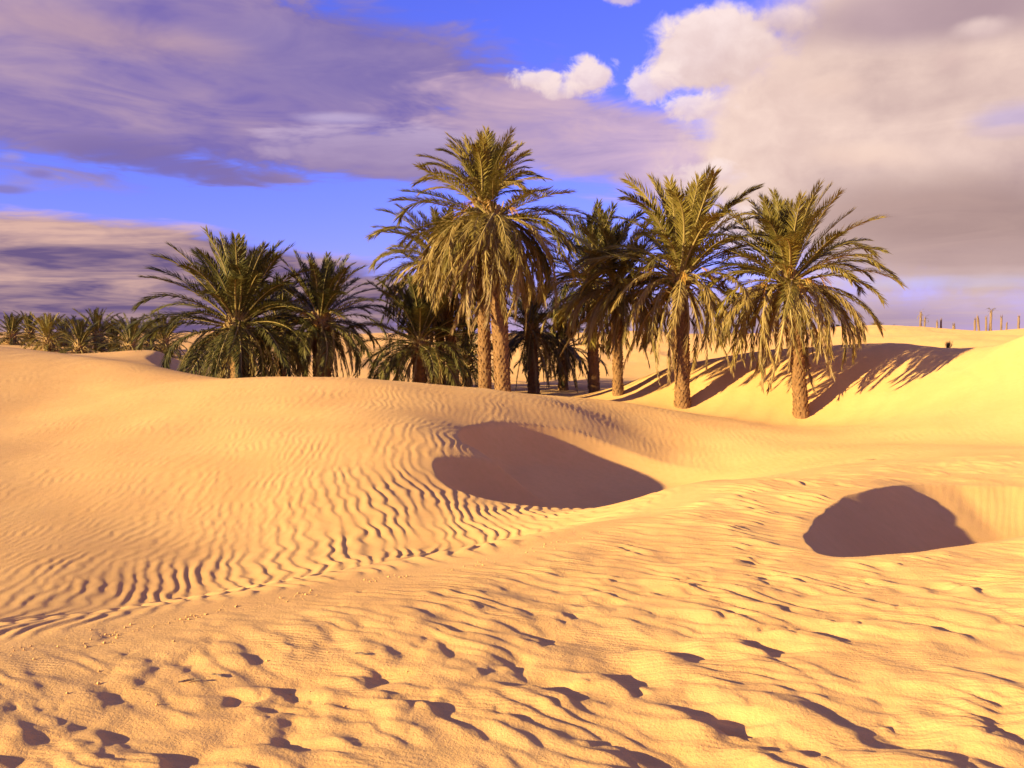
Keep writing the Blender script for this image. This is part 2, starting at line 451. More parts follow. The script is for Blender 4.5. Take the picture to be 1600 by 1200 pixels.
def height(x, y, detail=True):
    x = np.asarray(x, float)
    y = np.asarray(y, float)
    z = carve(x, y, macro(x, y))
    if not detail:
        return z
    r = np.hypot(x, y)
    sd = ridge_side(x, y)
    beyond = sstep(-0.15, 0.35, sd)
    off_ridge = sstep(0.1, 0.8, sd)
    near = 1 - beyond
    b = bowl_mask(x, y)
    inb = sstep(-0.30, 0.04, b)
    # --- ripples on the big left dune
    hollow = 0.7 * np.maximum(sstep(3.5, 3.1, np.hypot(x - 2.35, y - 19.3)), sstep(1.05, 0.85, np.hypot((x - 1.45) / 2.85, (y - 16.7) / 1.62)))
    fade = 1 - sstep(26, 40, r)
    strong = sstep(-8.5, -1.8, x - 0.10 * (y - 9)) * (1 - sstep(14.0, 20.5, y)) * sstep(3.5, 0.5, x)
    a1 = (0.0062 + 0.0115 * strong) * np.clip(0.8 + 0.9 * gnoise(x / 0.8, y / 1.0, 31), 0.1, 2)
    rp = ripple(x, y, R(14), 0.175, 40, 0.95, 0.8)
    rp2 = ripple(x, y, R(-4), 0.155, 50, 1.15, 1.0)
    wmix = sstep(-0.6, 0.6, 1.2 * gnoise(x / 5.0, y / 5.0, 61) + 0.9 - 2.2 * strong)
    z = z + off_ridge * fade * (1 - hollow) * (a1 * rp * (1 - wmix) + a1 * 0.85 * rp2 * wmix)
    # slow swells so the flank is never perfectly even
    z = z + beyond * (0.035 * fbm(x / 2.6, y / 2.6, 71, 2) * (1 - sstep(20, 45, r)) + 0.05 * gnoise(x / 6, y / 5, 73) * sstep(9, 14, r))
    # --- near flank: wind-worn lumps
    big = sstep(7.6, 4.6, y) * sstep(-1.8, 1.0, x)
    lump = ripple(x, y, R(40), 0.44, 80, 1.6, 0.9)
    lump2 = ripple(x, y, R(48), 0.20, 90, 1.6, 0.9)
    lump3 = ripple(x, y, R(55), 0.12, 95, 1.4, 0.9)
    mod = sstep(-0.35, 0.55, fbm(x / 0.75, y / 0.75, 101, 2))
    mod2 = sstep(-0.4, 0.5, fbm(x / 0.6 + 9, y / 0.6, 105, 2))
    nearw = near * (1 - inb) * (0.25 + 0.75 * sstep(-0.05, -0.9, sd))
    z = z + nearw * big * 0.030 * lump * (0.25 + 0.75 * mod)
    z = z + nearw * (1 - 0.75 * big) * (0.019 + 0.010 * sstep(0.5, 2.5, x)) * lump2 * (0.12 + 0.88 * mod2) * (0.4 + 0.6 * sstep(-2.0, 1.5, x))
    z = z + nearw * 0.0085 * lump3 * (0.2 + 0.8 * mod)
    z = z + nearw * (0.014 * fbm(x / 0.42, y / 0.34, 111, 3, 0.45) * (1 - sstep(6.5, 9.5, y) * 0.7) + 0.04 * gnoise(x / 1.4, y / 1.0, 115))
    # sand-avalanche streaks on the slip face of the near hollow
    z = z + inb * 0.0035 * sstep(4.6, 6.0, x) * sstep(-0.2, 0.5, gnoise(x / 0.6, y / 2.0, 121)) * ripple(x - 0.5 * y, y * 0.2, R(0), 0.13, 120, 2.0, 0.8)
    # trodden pits
    for i, (u, v, w, d) in enumerate(PITS):
        px, py, _ = at(u, v, 5)
        k = EYE / (EYE - at(u, v, 5)[2])
        px, py = px * k, py * k
        m = (np.abs(x - px) < 3.6 * w) & (np.abs(y - py) < 3.6 * w)
        if not m.any():
            continue
        dx, dy = x[m] - px, y[m] - py
        an = R(38) + 0.5 * math.sin(i * 2.3)
        dx = dx + 0.25 * w * gnoise(x[m] / (w * 0.9) + i, y[m] / (w * 0.9), 130)
        dy = dy + 0.25 * w * gnoise(x[m] / (w * 0.9) - i, y[m] / (w * 0.9), 131)
        p = (dx * math.cos(an) + dy * math.sin(an)) / w
        q = (-dx * math.sin(an) + dy * math.cos(an)) / (w * (1.05 + 0.45 * math.sin(i * 1.7)))
        p = p + 0.45 * q * q                      # crescent lip
        lee = sstep(-0.55, 0.05, p) * (1 - sstep(0.15, 2.1, p))
        mound = np.exp(-((p + 0.95) / 0.75) ** 2)
        prof = (0.40 if u < 800 else 0.58) * d * np.exp(-q * q * 1.1) * (-1.0 * lee + 0.55 * mound)
        z[m] = z[m] + prof * near[m] * (1 - inb[m])
    # far ground
    z = z + 0.02 * sstep(26, 34, r) * ripple(x, y, R(-30), 0.9, 140, 1.2, 0.8) * (1 - sstep(80, 140, r)) * 0.6
    return z


def ground_z(x, y):
    return float(height(np.array([x]), np.array([y]))[0])


# ------------------------------------------------------------------ materials
def new_mat(name):
    m = bpy.data.materials.new(name)
    m.use_nodes = True
    t = m.node_tree
    t.nodes.clear()
    B = NB(t)
    out = B.n('ShaderNodeOutputMaterial')
    bs = B.n('ShaderNodeBsdfPrincipled')
    t.links.new(bs.outputs[0], out.inputs[0])
    return m, B, bs, out


def mat_sand():
    m, B, bs, out = new_mat('sand')
    tc = B.n('ShaderNodeTexCoord')
    P = tc.outputs['Object']
    n1 = B.noise(P, 0.5, 4, 0.6)
    n2 = B.noise(P, 7.0, 5, 0.6)
    n3 = B.noise(P, 160.0, 2, 0.6)
    c = B.mix(B.ramp(n1, 0.35, 0.65), (0.79, 0.430, 0.136), (0.83, 0.47, 0.152))
    c = B.mix(B.mul(B.ramp(n2, 0.35, 0.75), 0.35), c, (0.68, 0.38, 0.10))
    c = B.mix(B.mul(B.ramp(n3, 0.45, 0.8), 0.35), c, (0.56, 0.32, 0.09))
    B.put(bs.inputs['Base Color'], c)
    bs.inputs['Roughness'].default_value = 0.9
    bs.inputs['Specular IOR Level'].default_value = 0.15
    bs.inputs['Diffuse Roughness'].default_value = 0.3
    # wind lines and grain, too fine for the mesh
    w = B.n('ShaderNodeTexWave', wave_type='BANDS', bands_direction='Y', wave_profile='SIN')
    mp = B.n('ShaderNodeMapping')
    mp.inputs['Rotation'].default_value = (0, 0, R(12))
    B.t.links.new(P, mp.inputs[0])
    B.t.links.new(mp.outputs[0], w.inputs[0])
    w.inputs['Scale'].default_value = 9.0
    w.inputs['Distortion'].default_value = 5.0
    w.inputs['Detail'].default_value = 3.0
    w.inputs['Detail Scale'].default_value = 1.2
    msk = B.ramp(B.noise(P, 1.1, 2, 0.5), 0.46, 0.62)
    h = B.add(B.mul(B.mul(w.outputs[1], msk), 0.0020), B.mul(B.noise(P, 55.0, 4, 0.7), 0.008), B.mul(n3, 0.0012))
    bp = B.n('ShaderNodeBump')
    bp.inputs['Strength'].default_value = 0.8
    bp.inputs['Distance'].default_value = 1.0
    B.put(bp.inputs['Height'], h)
    B.t.links.new(bp.outputs[0], bs.inputs['Normal'])
    return m


def mat_leaf(name, dark, light, tip, trans):
    m, B, bs, out = new_mat(name)
    oi = B.n('ShaderNodeObjectInfo')
    tc = B.n('ShaderNodeTexCoord')
    n = B.noise(tc.outputs['Object'], 6.0, 3, 0.6)
    c = B.mix(oi.outputs['Random'], dark, light)
    c = B.mix(B.mul(B.ramp(n, 0.5, 0.8), 0.55), c, tip)
    B.put(bs.inputs['Base Color'], c)
    bs.inputs['Roughness'].default_value = 0.55
    bs.inputs['Specular IOR Level'].default_value = 0.3
    tr = B.n('ShaderNodeBsdfTranslucent')
    B.put(tr.inputs[0], c)
    mx = B.n('ShaderNodeMixShader')
    mx.inputs[0].default_value = trans
    B.t.links.new(bs.outputs[0], mx.inputs[1])
    B.t.links.new(tr.outputs[0], mx.inputs[2])
    B.t.links.new(mx.outputs[0], out.inputs[0])
    return m


def mat_bark(name, a, b, c3):
    m, B, bs, out = new_mat(name)
    tc = B.n('ShaderNodeTexCoord')
    P = tc.outputs['Object']
    n = B.noise(P, 9.0, 5, 0.65)
    mp = B.n('ShaderNodeMapping')
    mp.inputs['Scale'].default_value = (40, 40, 6)
    B.t.links.new(P, mp.inputs[0])
    f = B.noise(mp.outputs[0], 1.0, 4, 0.6)
    c = B.mix(B.ramp(n, 0.3, 0.7), a, b)
    c = B.mix(B.mul(B.ramp(f, 0.45, 0.75), 0.6), c, c3)
    B.put(bs.inputs['Base Color'], c)
    bs.inputs['Roughness'].default_value = 0.85
    bp = B.n('ShaderNodeBump')
    bp.inputs['Strength'].default_value = 0.7
    bp.inputs['Distance'].default_value = 0.02
    B.put(bp.inputs['Height'], B.add(f, n))
    B.t.links.new(bp.outputs[0], bs.inputs['Normal'])
    return m


M_SAND = mat_sand()
M_LEAF = mat_leaf('palm_leaf', (0.135, 0.106, 0.019), (0.33, 0.238, 0.042), (0.44, 0.30, 0.068), 0.22)
M_LEAF_DARK = mat_leaf('dark_palm_leaf', (0.066, 0.059, 0.013), (0.155, 0.126, 0.026), (0.28, 0.20, 0.05), 0.15)
M_DRY = mat_leaf('dry_palm_leaf', (0.24, 0.140, 0.045), (0.36, 0.225, 0.08), (0.15, 0.085, 0.03), 0.12)
M_HANG = mat_leaf('old_palm_leaf', (0.23, 0.155, 0.036), (0.37, 0.24, 0.06), (0.42, 0.25, 0.062), 0.14)
M_STALK = mat_leaf('frond_stalk', (0.30, 0.215, 0.065), (0.42, 0.29, 0.09), (0.24, 0.18, 0.05), 0.0)
M_BARK = mat_bark('palm_bark', (0.21, 0.098, 0.027), (0.32, 0.160, 0.045), (0.085, 0.042, 0.014))
M_SHEATH = mat_bark('leaf_sheath', (0.34, 0.20, 0.07), (0.48, 0.30, 0.10), (0.19, 0.11, 0.04))
M_DEADWOOD = mat_bark('dead_wood', (0.20, 0.12, 0.06), (0.30, 0.19, 0.10), (0.10, 0.06, 0.03))
M_SHRUB = mat_leaf('dry_shrub', (0.16, 0.115, 0.04), (0.25, 0.17, 0.06), (0.30, 0.2, 0.08), 0.1)


def tag(o, label=None, cat=None, group=None, kind=None):
    for k, v in (('label', label), ('category', cat), ('group', group), ('kind', kind)):
        if v:
            o[k] = v
    return o


def mesh_from(name, verts, faces, mats, fmat=None, smooth=False):
    me = bpy.data.meshes.new(name)
    me.from_pydata([tuple(v) for v in verts], [], faces)
    for m in mats:
        me.materials.append(m)
    if fmat is not None:
        me.polygons.foreach_set('material_index', np.asarray(fmat, dtype=np.int32))
    if smooth:
        me.polygons.foreach_set('use_smooth', np.ones(len(me.polygons), dtype=bool))
    me.update()
    return me


def link(name, data, parent=None):
    o = bpy.data.objects.new(name, data)
    COL.objects.link(o)
    if parent:
        o.parent = parent
    return o


# ------------------------------------------------------------------ the ground, one sheet to the horizon
def build_ground():
    inner = np.linspace(R(-36), R(36), 900)
    outer = np.linspace(R(36), R(324), 150)[1:-1]
    th = np.concatenate([inner, outer])
    rr = [0.6]
    while rr[-1] < 6500:
        r_ = rr[-1]
        k = 0.20 if r_ < 2.6 else (0.0034 if r_ < 13 else (0.0042 if r_ < 40 else (0.008 if r_ < 100 else 0.05)))
        rr.append(r_ * (1 + k))
    rr = np.array(rr)
    nr, nt = len(rr), len(th)
    cx, cy = 0.0, -0.6
    RR, TH = np.meshgrid(rr, th, indexing='ij')
    X = (cx + RR * np.sin(TH)).ravel()
    Y = (cy + RR * np.cos(TH)).ravel()
    Z = height(X, Y)
    co = np.empty((nr * nt + 1, 3), dtype=np.float32)
    co[:-1, 0], co[:-1, 1], co[:-1, 2] = X, Y, Z
    co[-1] = (cx, cy, ground_z(cx, cy))
    i = np.arange(nr - 1)[:, None] * nt
    j = np.arange(nt)[None, :]
    jn = (j + 1) % nt
    quads = np.stack([i + j, i + nt + j, i + nt + jn, i + jn], -1).reshape(-1, 4)[:, ::-1]
    tri = np.stack([np.full(nt, nr * nt), np.arange(nt), (np.arange(nt) + 1) % nt], -1)[:, ::-1]
    nq = len(quads)
    me = bpy.data.meshes.new('ground')
    me.vertices.add(len(co))
    me.vertices.foreach_set('co', co.ravel())
    loops = np.concatenate([quads.ravel(), tri.ravel()]).astype(np.int32)
    me.loops.add(len(loops))
    me.loops.foreach_set('vertex_index', loops)
    me.polygons.add(nq + nt)
    ls = np.concatenate([np.arange(nq) * 4, nq * 4 + np.arange(nt) * 3]).astype(np.int32)
    me.polygons.foreach_set('loop_start', ls)
    me.polygons.foreach_set('use_smooth', np.ones(nq + nt, dtype=bool))
    me.materials.append(M_SAND)
    me.update(calc_edges=True)
    print('ground', nr, nt, nq)
    tag(link('ground', me), 'rippled golden desert sand dunes running to the horizon', kind='structure')


build_ground()

# ------------------------------------------------------------------ palm fronds
def frond_mesh(name, rng, length, bend, leaf_mats, leaf_len=0.40, pairs=108, fwd=(52, 24), vee=28, droop=0.10, curl=1.5, ragged=0.06, side=0.0):
    """feather leaf, base at the origin, leaving along +x and bending down in the xz plane"""
    N = 16
    pts, tan = [], []
    p = Vector((0, 0, 0))
    for i in range(N + 1):
        s = i / N
        a = -bend * s ** curl
        b = side * s * s
        d = Vector((math.cos(a) * math.cos(b), math.sin(b), math.sin(a)))
        pts.append(p.copy())
        tan.append(d)
        p = p + d * (length / N)
    V, F, FM = [], [], []
    # stalk: four-sided tapering bar
    for i in range(N + 1):
        s = i / N
        t = tan[i]
        sidev = Vector((-t.y, t.x, 0)).normalized() if abs(t.x) + abs(t.y) > 1e-6 else Vector((0, 1, 0))
        up = sidev.cross(t) * -1
        w = 0.038 * (1 - s) ** 0.9 + 0.005
        if s < 0.10:
            w += 0.045 * (1 - s / 0.10)
        h = w * 0.6
        for (a, b) in ((1, 0), (0, 1), (-1, 0), (0, -1)):
            V.append(pts[i] + sidev * a * w + up * b * h)
    for i in range(N):
        for k in range(4):
            F.append((i * 4 + k, i * 4 + (k + 1) % 4, i * 4 + 4 + (k + 1) % 4, i * 4 + 4 + k))
            FM.append(1)
    F.append((N * 4, N * 4 + 1, N * 4 + 2, N * 4 + 3)); FM.append(1)
    for q in range(pairs):
        s0 = 0.10 + 0.895 * (q + rng.random() * 0.7) / pairs
        for sg in (-1, 1):
            s = min(0.995, s0 + rng.uniform(-0.006, 0.006))
            if rng.random() < ragged:
                continue
            x = s * N
            i = min(N - 1, int(x))
            f = x - i
            base = pts[i].lerp(pts[i + 1], f)
            t = tan[i].lerp(tan[i + 1], f).normalized()
            sidev = Vector((-t.y, t.x, 0)).normalized()
            up = t.cross(sidev)
            if up.z < 0 and abs(t.z) < 0.9:
                up = -up
            prof = min(1.0, 0.22 + 2.6 * (s - 0.10)) * (1.0 if s < 0.6 else 1.0 - 0.42 * ((s - 0.6) / 0.4) ** 1.6)
            ll = leaf_len * prof * rng.uniform(0.85, 1.12)
            fa = R(fwd[0] + (fwd[1] - fwd[0]) * s + rng.uniform(-9, 9))
            va = R(vee + rng.uniform(-20, 20))
            d = t * math.cos(fa) + (sidev * sg * math.cos(va) + up * math.sin(va)) * math.sin(fa)
            d.normalize()
            wv = d.cross(Vector((rng.uniform(-.4, .4), rng.uniform(-.4, .4), 1))).normalized()
            wd = 0.0165 * rng.uniform(0.8, 1.2)
            mid = base + d * ll * 0.45 - Vector((0, 0, droop * ll * 0.12))
            tip = base + d * ll - Vector((0, 0, droop * ll * rng.uniform(0.5, 1.4)))
            k = len(V)
            V += [base - wv * wd * 0.3, base + wv * wd * 0.3, mid + wv * wd, tip, mid - wv * wd]
            F.append((k, k + 1, k + 2, k + 4)); FM.append(0)
            F.append((k + 4, k + 2, k + 3)); FM.append(0)
    return mesh_from(name, V, F, [leaf_mats[0], leaf_mats[1]], FM)


RNG = random.Random(7)
BENDS = [12, 28, 45, 62, 80, 100]
GREEN, DARK, OLD, DRY = {}, {}, {}, []
for bd in BENDS:
    GREEN[bd] = [frond_mesh('frond', RNG, 3.0, R(bd), (M_LEAF, M_STALK), leaf_len=0.44 + 0.035 * v, fwd=(60, 30), vee=36 - bd * 0.25, droop=0.06 + bd * 0.002,
                            curl=1.3 + 0.4 * v, side=R(RNG.uniform(-16, 16))) for v in range(4)]
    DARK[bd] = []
    for me in GREEN[bd]:                  # the same leaves in a darker green
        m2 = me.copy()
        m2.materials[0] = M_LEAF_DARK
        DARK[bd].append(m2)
    OLD[bd] = [frond_mesh('frond', RNG, 3.0, R(bd), (M_HANG, M_STALK), leaf_len=0.40, fwd=(40, 20), vee=8, droop=0.35, ragged=0.10,
                          curl=1.0 + 0.2 * v, side=R(RNG.uniform(-18, 18))) for v in range(3)]
SKIRT = [frond_mesh('frond', RNG, 3.1, R(96 + 5 * v), (M_HANG, M_STALK), leaf_len=0.34, fwd=(34, 16), vee=0, droop=0.30, ragged=0.12, pairs=76,
                    curl=0.42 + 0.08 * v, side=R(RNG.uniform(-22, 22))) for v in range(5)]
for v in range(6):
    DRY.append(frond_mesh('dry_frond', RNG, 3.0, R(34 + 7 * v), (M_DRY, M_STALK), leaf_len=0.34, fwd=(26, 10), vee=-8, droop=0.25, ragged=0.22,
                          pairs=60, curl=0.45, side=R(RNG.uniform(-14, 14))))


def fruit_mesh(rng):
    """arching stalk that ends in a hanging brush of empty date strands"""
    V, F = [], []

    def strand(p0, d0, L, w, sag, n=5):
        p, d = p0.copy(), d0.copy()
        sd = Vector((-d.y, d.x, 0.01)).normalized()
        k = len(V)
        for i in range(n + 1):
            V.append(p - sd * w)
            V.append(p + sd * w)
            p = p + d * (L / n)
            d = (d + Vector((0, 0, -sag))).normalized()
        for i in range(n):
            F.append((k + 2 * i, k + 2 * i + 1, k + 2 * i + 3, k + 2 * i + 2))
        return p, d
    end, dirn = strand(Vector((0, 0, 0)), Vector((1, 0, 0.15)), 0.75, 0.022, 0.22)
    for i in range(26):
        dd = (dirn + Vector((rng.uniform(-.5, .5), rng.uniform(-.5, .5), rng.uniform(-.3, .2)))).normalized()
        strand(end - dirn * rng.uniform(0, 0.2), dd, rng.uniform(0.3, 0.55), 0.008, 0.35, 3)
    return mesh_from('fruit_stalk', V, F, [M_FRUIT])


M_FRUIT = mat_leaf('fruit_stalk', (0.42, 0.20, 0.035), (0.55, 0.28, 0.05), (0.32, 0.14, 0.03), 0.0)
FRUIT = [fruit_mesh(RNG) for _ in range(3)]


def trunk_mesh(rng, H, rad, lean, mat, boots=True, bulge=0.12):
    """palm trunk: curved tapering core covered by a spiral of cut leaf bases"""
    V, F = [], []
    NR, NS = max(6, int(H / 0.25)), 14

    def axis(h):
        s = h / H
        return Vector((lean[0] * s ** 1.25, lean[1] * s ** 1.25, h))

    def radius(h):
        s = h / H
        r_ = rad * (1.0 - 0.10 * s) * (1 + 0.16 * math.exp(-h / 0.25)) * (1 + bulge * math.exp(-(H - h) / 0.5))
        return r_ * (1 + 0.04 * math.sin(h * 2.1 + rad * 90))
    for i in range(NR + 1):
        h = -0.35 + (H + 0.35) * i / NR
        c = axis(max(0, h))
        c.z = h
        for k in range(NS):
            a = 2 * math.pi * k / NS
            q = radius(max(h, 0)) * (rng.uniform(0.97, 1.03) if boots else rng.uniform(0.78, 1.15))
            V.append(c + Vector((math.cos(a) * q, math.sin(a) * q, 0)))
    for i in range(NR):
        for k in range(NS):
            F.append((i * NS + k, i * NS + (k + 1) % NS, (i + 1) * NS + (k + 1) % NS, (i + 1) * NS + k))
    F.append(tuple(NR * NS + k for k in range(NS)))
    if boots:
        per = max(9, int(2 * math.pi * rad / 0.12))
        dh = 0.095
        n = int(H / dh * per)
        for q in range(n):
            h = q * dh / per
            a = q * 2 * math.pi / per * 1.0382 + rng.uniform(-.06, .06)
            if h > H - 0.02:
                break
            r0 = radius(h) * 0.97
            c = axis(h)
            e = Vector((math.cos(a), math.sin(a), 0))
            tt = Vector((-math.sin(a), math.cos(a), 0))
            if rng.random() < 0.12:
                continue
            w = 0.066 * rng.uniform(0.7, 1.15)
            o = 0.050 * rng.uniform(0.4, 1.7) * (0.6 + 0.7 * h / H)
            up = 0.105 * rng.uniform(0.6, 1.35)
            k = len(V)
            V += [c + e * r0 - tt * w, c + e * (r0 + 0.01) - Vector((0, 0, 0.06)), c + e * r0 + tt * w,
                  c + e * (r0 + o) + tt * w * 0.55 + Vector((0, 0, up)), c + e * (r0 + o) - tt * w * 0.55 + Vector((0, 0, up)),
                  c + e * (r0 - 0.02) + Vector((0, 0, up * 0.9))]
            F += [(k, k + 1, k + 4), (k + 1, k + 2, k + 3), (k + 1, k + 3, k + 4), (k + 2, k + 5, k + 3), (k, k + 4, k + 5), (k + 4, k + 3, k + 5)]
    return mesh_from('trunk', V, F, [mat])


def crown_mesh(rng, rad):
    """heart of the crown: bulb of old leaf sheaths with cut stubs standing out"""
    V, F = [], []
    NS = 12
    prof = [(-0.45, 0.95), (-0.25, 1.15), (0.0, 1.2), (0.2, 1.0), (0.4, 0.65), (0.6, 0.3)]
    for (h, q) in prof:
        for k in range(NS):
            a = 2 * math.pi * k / NS
            V.append(Vector((math.cos(a) * rad * q, math.sin(a) * rad * q, h)) * rng.uniform(.95, 1.05))
    for i in range(len(prof) - 1):
        for k in range(NS):
            F.append((i * NS + k, i * NS + (k + 1) % NS, (i + 1) * NS + (k + 1) % NS, (i + 1) * NS + k))
    F.append(tuple((len(prof) - 1) * NS + k for k in range(NS)))
    for q in range(56):
        a = q * 2.39996
        h = -0.5 + 0.8 * (q / 56)
        e = Vector((math.cos(a), math.sin(a), 0))
        tt = Vector((-math.sin(a), math.cos(a), 0))
        el = R(18 + 60 * q / 56 + rng.uniform(-12, 12))
        d = e * math.cos(el) + Vector((0, 0, math.sin(el)))
        L = rng.uniform(0.16, 0.42)
        b = e * rad * 0.9 + Vector((0, 0, h))
        w = 0.075
        n_ = d.cross(tt)
        k = len(V)
        for (dd, ww, th) in ((0, w, 0.03), (L, w * 0.5, 0.018)):
            for (sx, sy) in ((-1, -1), (1, -1), (1, 1), (-1, 1)):
                V.append(b + d * dd + tt * ww * sx + n_ * th * sy)
        for j in range(4):
            F.append((k + j, k + (j + 1) % 4, k + 4 + (j + 1) % 4, k + 4 + j))
        F.append((k + 4, k + 5, k + 6, k + 7))
    return mesh_from('crown', V, F, [M_SHEATH])


def pick(d, bend, rng):
    bd = min(BENDS, key=lambda q: abs(q - bend))
    return rng.choice(d[bd])


def add_frond(crown, rng, me, az, el, scale, rad, roll=None, name='frond'):
    o = link(name, me, crown)
    roll = rng.uniform(-0.35, 0.35) if roll is None else roll
    rot = Matrix.Rotation(az, 4, 'Z') @ Matrix.Rotation(-el, 4, 'Y') @ Matrix.Rotation(roll, 4, 'X')
    off = Vector((math.cos(az) * rad * math.cos(el) * 0.8, math.sin(az) * rad * math.cos(el) * 0.8, 0.30 * math.sin(el)))
    o.matrix_local = Matrix.Translation(off) @ rot @ Matrix.Diagonal((scale, scale * rng.uniform(0.9, 1.1), scale * 1.0, 1))
    return o


def palm(name, label, cu, cv, bu, Y, seed, n=70, fl=3.2, rad=0.27, up=1.0, skirt=16, hang=18, elo=-25, etop=86, extra=(), group='date palms behind the dune', maxbend=100, drop=1.0, fruit=0, dark_leaf=False, wind=0.0, depth_lean=0.0):
    """crown centre at pixel (cu,cv), foot at pixel column bu, forward distance Y"""
    rng = random.Random(seed)
    bx = (bu - 800) / FPX * Y
    gz = float(height(np.array([bx]), np.array([Y]), False)[0])
    cx, _, cz = at(cu, cv, Y)
    H = max(0.5, cz - gz)
    root = link(name, None)
    root.empty_display_size = 0.3
    root.location = (bx, Y, gz)
    tag(root, label, 'palm tree', group)
    lean = (cx - bx, depth_lean)
    tr = link('trunk', trunk_mesh(rng, H, rad, lean, M_BARK), root)
    crown = link('crown', crown_mesh(rng, rad), root)
    crown.location = (lean[0], lean[1], H)
    crown.rotation_euler = (rng.uniform(-.13, .13), rng.uniform(-.10, .14), 0)
    sc = fl / 3.0
    for i in range(n):
        t = (i + 0.5) / n
        az = i * 2.39996 + rng.uniform(-.25, .25)
        el = etop - (etop - elo) * t ** (1.0 / up) + rng.uniform(-7, 7)
        bend = 12 + (maxbend - 12) * t ** 1.1 + rng.uniform(-12, 12)
        grow = 0.72 + 0.28 * min(1, t * 4)
        src = (DARK if dark_leaf else GREEN) if t < 0.80 or rng.random() < (0.8 if dark_leaf else 0.4) else OLD
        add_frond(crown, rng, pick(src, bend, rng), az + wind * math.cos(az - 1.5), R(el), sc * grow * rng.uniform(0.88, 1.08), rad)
    for i in range(hang):
        az = i * 2.39996 + 1.1 + rng.uniform(-.3, .3)
        if i % 5 < 3:
            add_frond(crown, rng, rng.choice(SKIRT), az, R(rng.uniform(-6, 22)), sc * rng.uniform(0.78, 1.02) * drop, rad)
        else:
            add_frond(crown, rng, pick(DARK if dark_leaf else OLD, rng.uniform(70, 100), rng), az, R(rng.uniform(-20, 10)), sc * rng.uniform(0.8, 1.0), rad)
    for i in range(skirt):
        az = i * 2.39996 + 0.4 + rng.uniform(-.3, .3)
        add_frond(crown, rng, rng.choice(DRY), az, R(rng.uniform(-50, -22)), sc * rng.uniform(0.6, 1.0) * drop, rad * 1.1, name='dry_frond')
    for i in range(fruit):
        az = -1.6 + (i - fruit / 2) * 0.55 + rng.uniform(-.3, .3)
        add_frond(crown, rng, rng.choice(FRUIT), az, R(rng.uniform(15, 45)), sc * rng.uniform(0.8, 1.1), rad * 0.9, name='fruit_stalk')
    for (az, el, bend, L) in extra:
        add_frond(crown, rng, pick(GREEN, bend, rng), R(az), R(el), L / 3.0, rad, roll=0)
    return root


# main stand, right to left
palm('palm_tree', 'date palm standing alone on the sunny slope, rightmost and nearest, with long hanging skirt', 1233, 446, 1253, 32.0, 101, fruit=6, n=62, fl=3.2, rad=0.22, up=0.95, drop=1.12,
     skirt=22, hang=30, elo=-8, extra=((12, 38, 100, 3.4), (-8, 12, 62, 3.5), (22, 30, 100, 3.2), (172, 30, 100, 3.2), (-20, -5, 62, 3.2), (2, 26, 80, 3.6)))
palm('palm_tree', 'tall date palm with upright golden fronds on the bare slope, second from the right', 1062, 440, 1067, 33.0, 102, fruit=6, n=58, fl=3.6, rad=0.25, up=0.62,
     skirt=16, hang=22, elo=0, extra=((165, 42, 100, 3.4), (178, 34, 80, 3.7), (190, 30, 100, 3.5), (172, 15, 80, 3.5), (200, 10, 100, 3.4), (168, -2, 80, 3.2)))
palm('palm_tree', 'slim-trunked date palm just left of the upright golden palm', 962, 452, 966, 34.5, 103, n=46, fl=2.9, rad=0.17, up=1.0, skirt=10, hang=22, elo=-20, etop=74)
palm('palm_tree', 'shaded date palm with dark crown behind the slim-trunked palm', 922, 440, 929, 38.5, 104, dark_leaf=True, n=54, fl=3.1, rad=0.20, up=1.0, skirt=12, hang=16)
palm('palm_tree', 'short dark palm between the tall central pair and the shaded palm', 830, 520, 834, 40.5, 105, dark_leaf=True, fruit=6, n=44, fl=2.5, rad=0.22, up=1.0, skirt=10, hang=14)
palm('palm_tree', 'tall central palm with thick rough trunk and wide drooping crown', 770, 346, 786, 31.0, 106, fruit=6, n=34, fl=3.0, rad=0.245, up=1.1,
     skirt=30, hang=64, elo=-25, etop=40, drop=1.22, extra=((4, 30, 80, 2.7), (12, 12, 100, 3.0), (175, 20, 100, 3.2), (-30, 10, 100, 3.0)))
palm('palm_tree', 'tallest palm, left trunk of the central pair, top tuft above all others', 752, 330, 758, 32.6, 107, n=54, fl=2.45, rad=0.20, up=0.8, skirt=18, hang=26, elo=40, maxbend=76, drop=1.2, extra=((150, 50, 80, 2.6), (180, 38, 80, 2.5), (210, 45, 80, 2.5)))
palm('palm_tree', 'palm with pale arching fronds reaching left behind the central pair', 692, 412, 710, 36.5, 108, n=50, fl=2.7, rad=0.20, up=1.0, skirt=18, hang=30, etop=66, drop=1.15, extra=((178, 35, 80, 3.0), (185, 55, 100, 3.0), (172, 20, 100, 2.9)))
palm('palm_tree', 'thin dark trunk palm in the shade left of the central group', 684, 455, 690, 38.0, 109, dark_leaf=True, n=36, fl=2.5, rad=0.17, up=1.0, skirt=12, hang=14, etop=70)
palm('palm_tree', 'low bushy dark palm whose fronds touch the dune, left of the central group', 655, 540, 656, 34.5, 110, dark_leaf=True, n=56, fl=2.5, rad=0.24, up=1.0, skirt=14, hang=18, elo=-20)
palm('palm_tree', 'broad short palm on the dune crest, largest of the left pair', 370, 512, 374, 32.5, 111, dark_leaf=True, n=84, fl=3.15, rad=0.32, up=0.85, skirt=18, hang=22, elo=-22)
palm('palm_tree', 'short palm right of the broad left palm with brown hanging fronds', 500, 505, 504, 33.5, 112, dark_leaf=True, fruit=6, n=66, fl=2.35, rad=0.29, up=0.8, skirt=30, hang=26, elo=-20)
palm('palm_tree', 'dark palm half hidden between the two short left palms', 437, 515, 437, 38.0, 113, dark_leaf=True, n=44, fl=2.3, rad=0.22, up=1.0, skirt=8, hang=12)

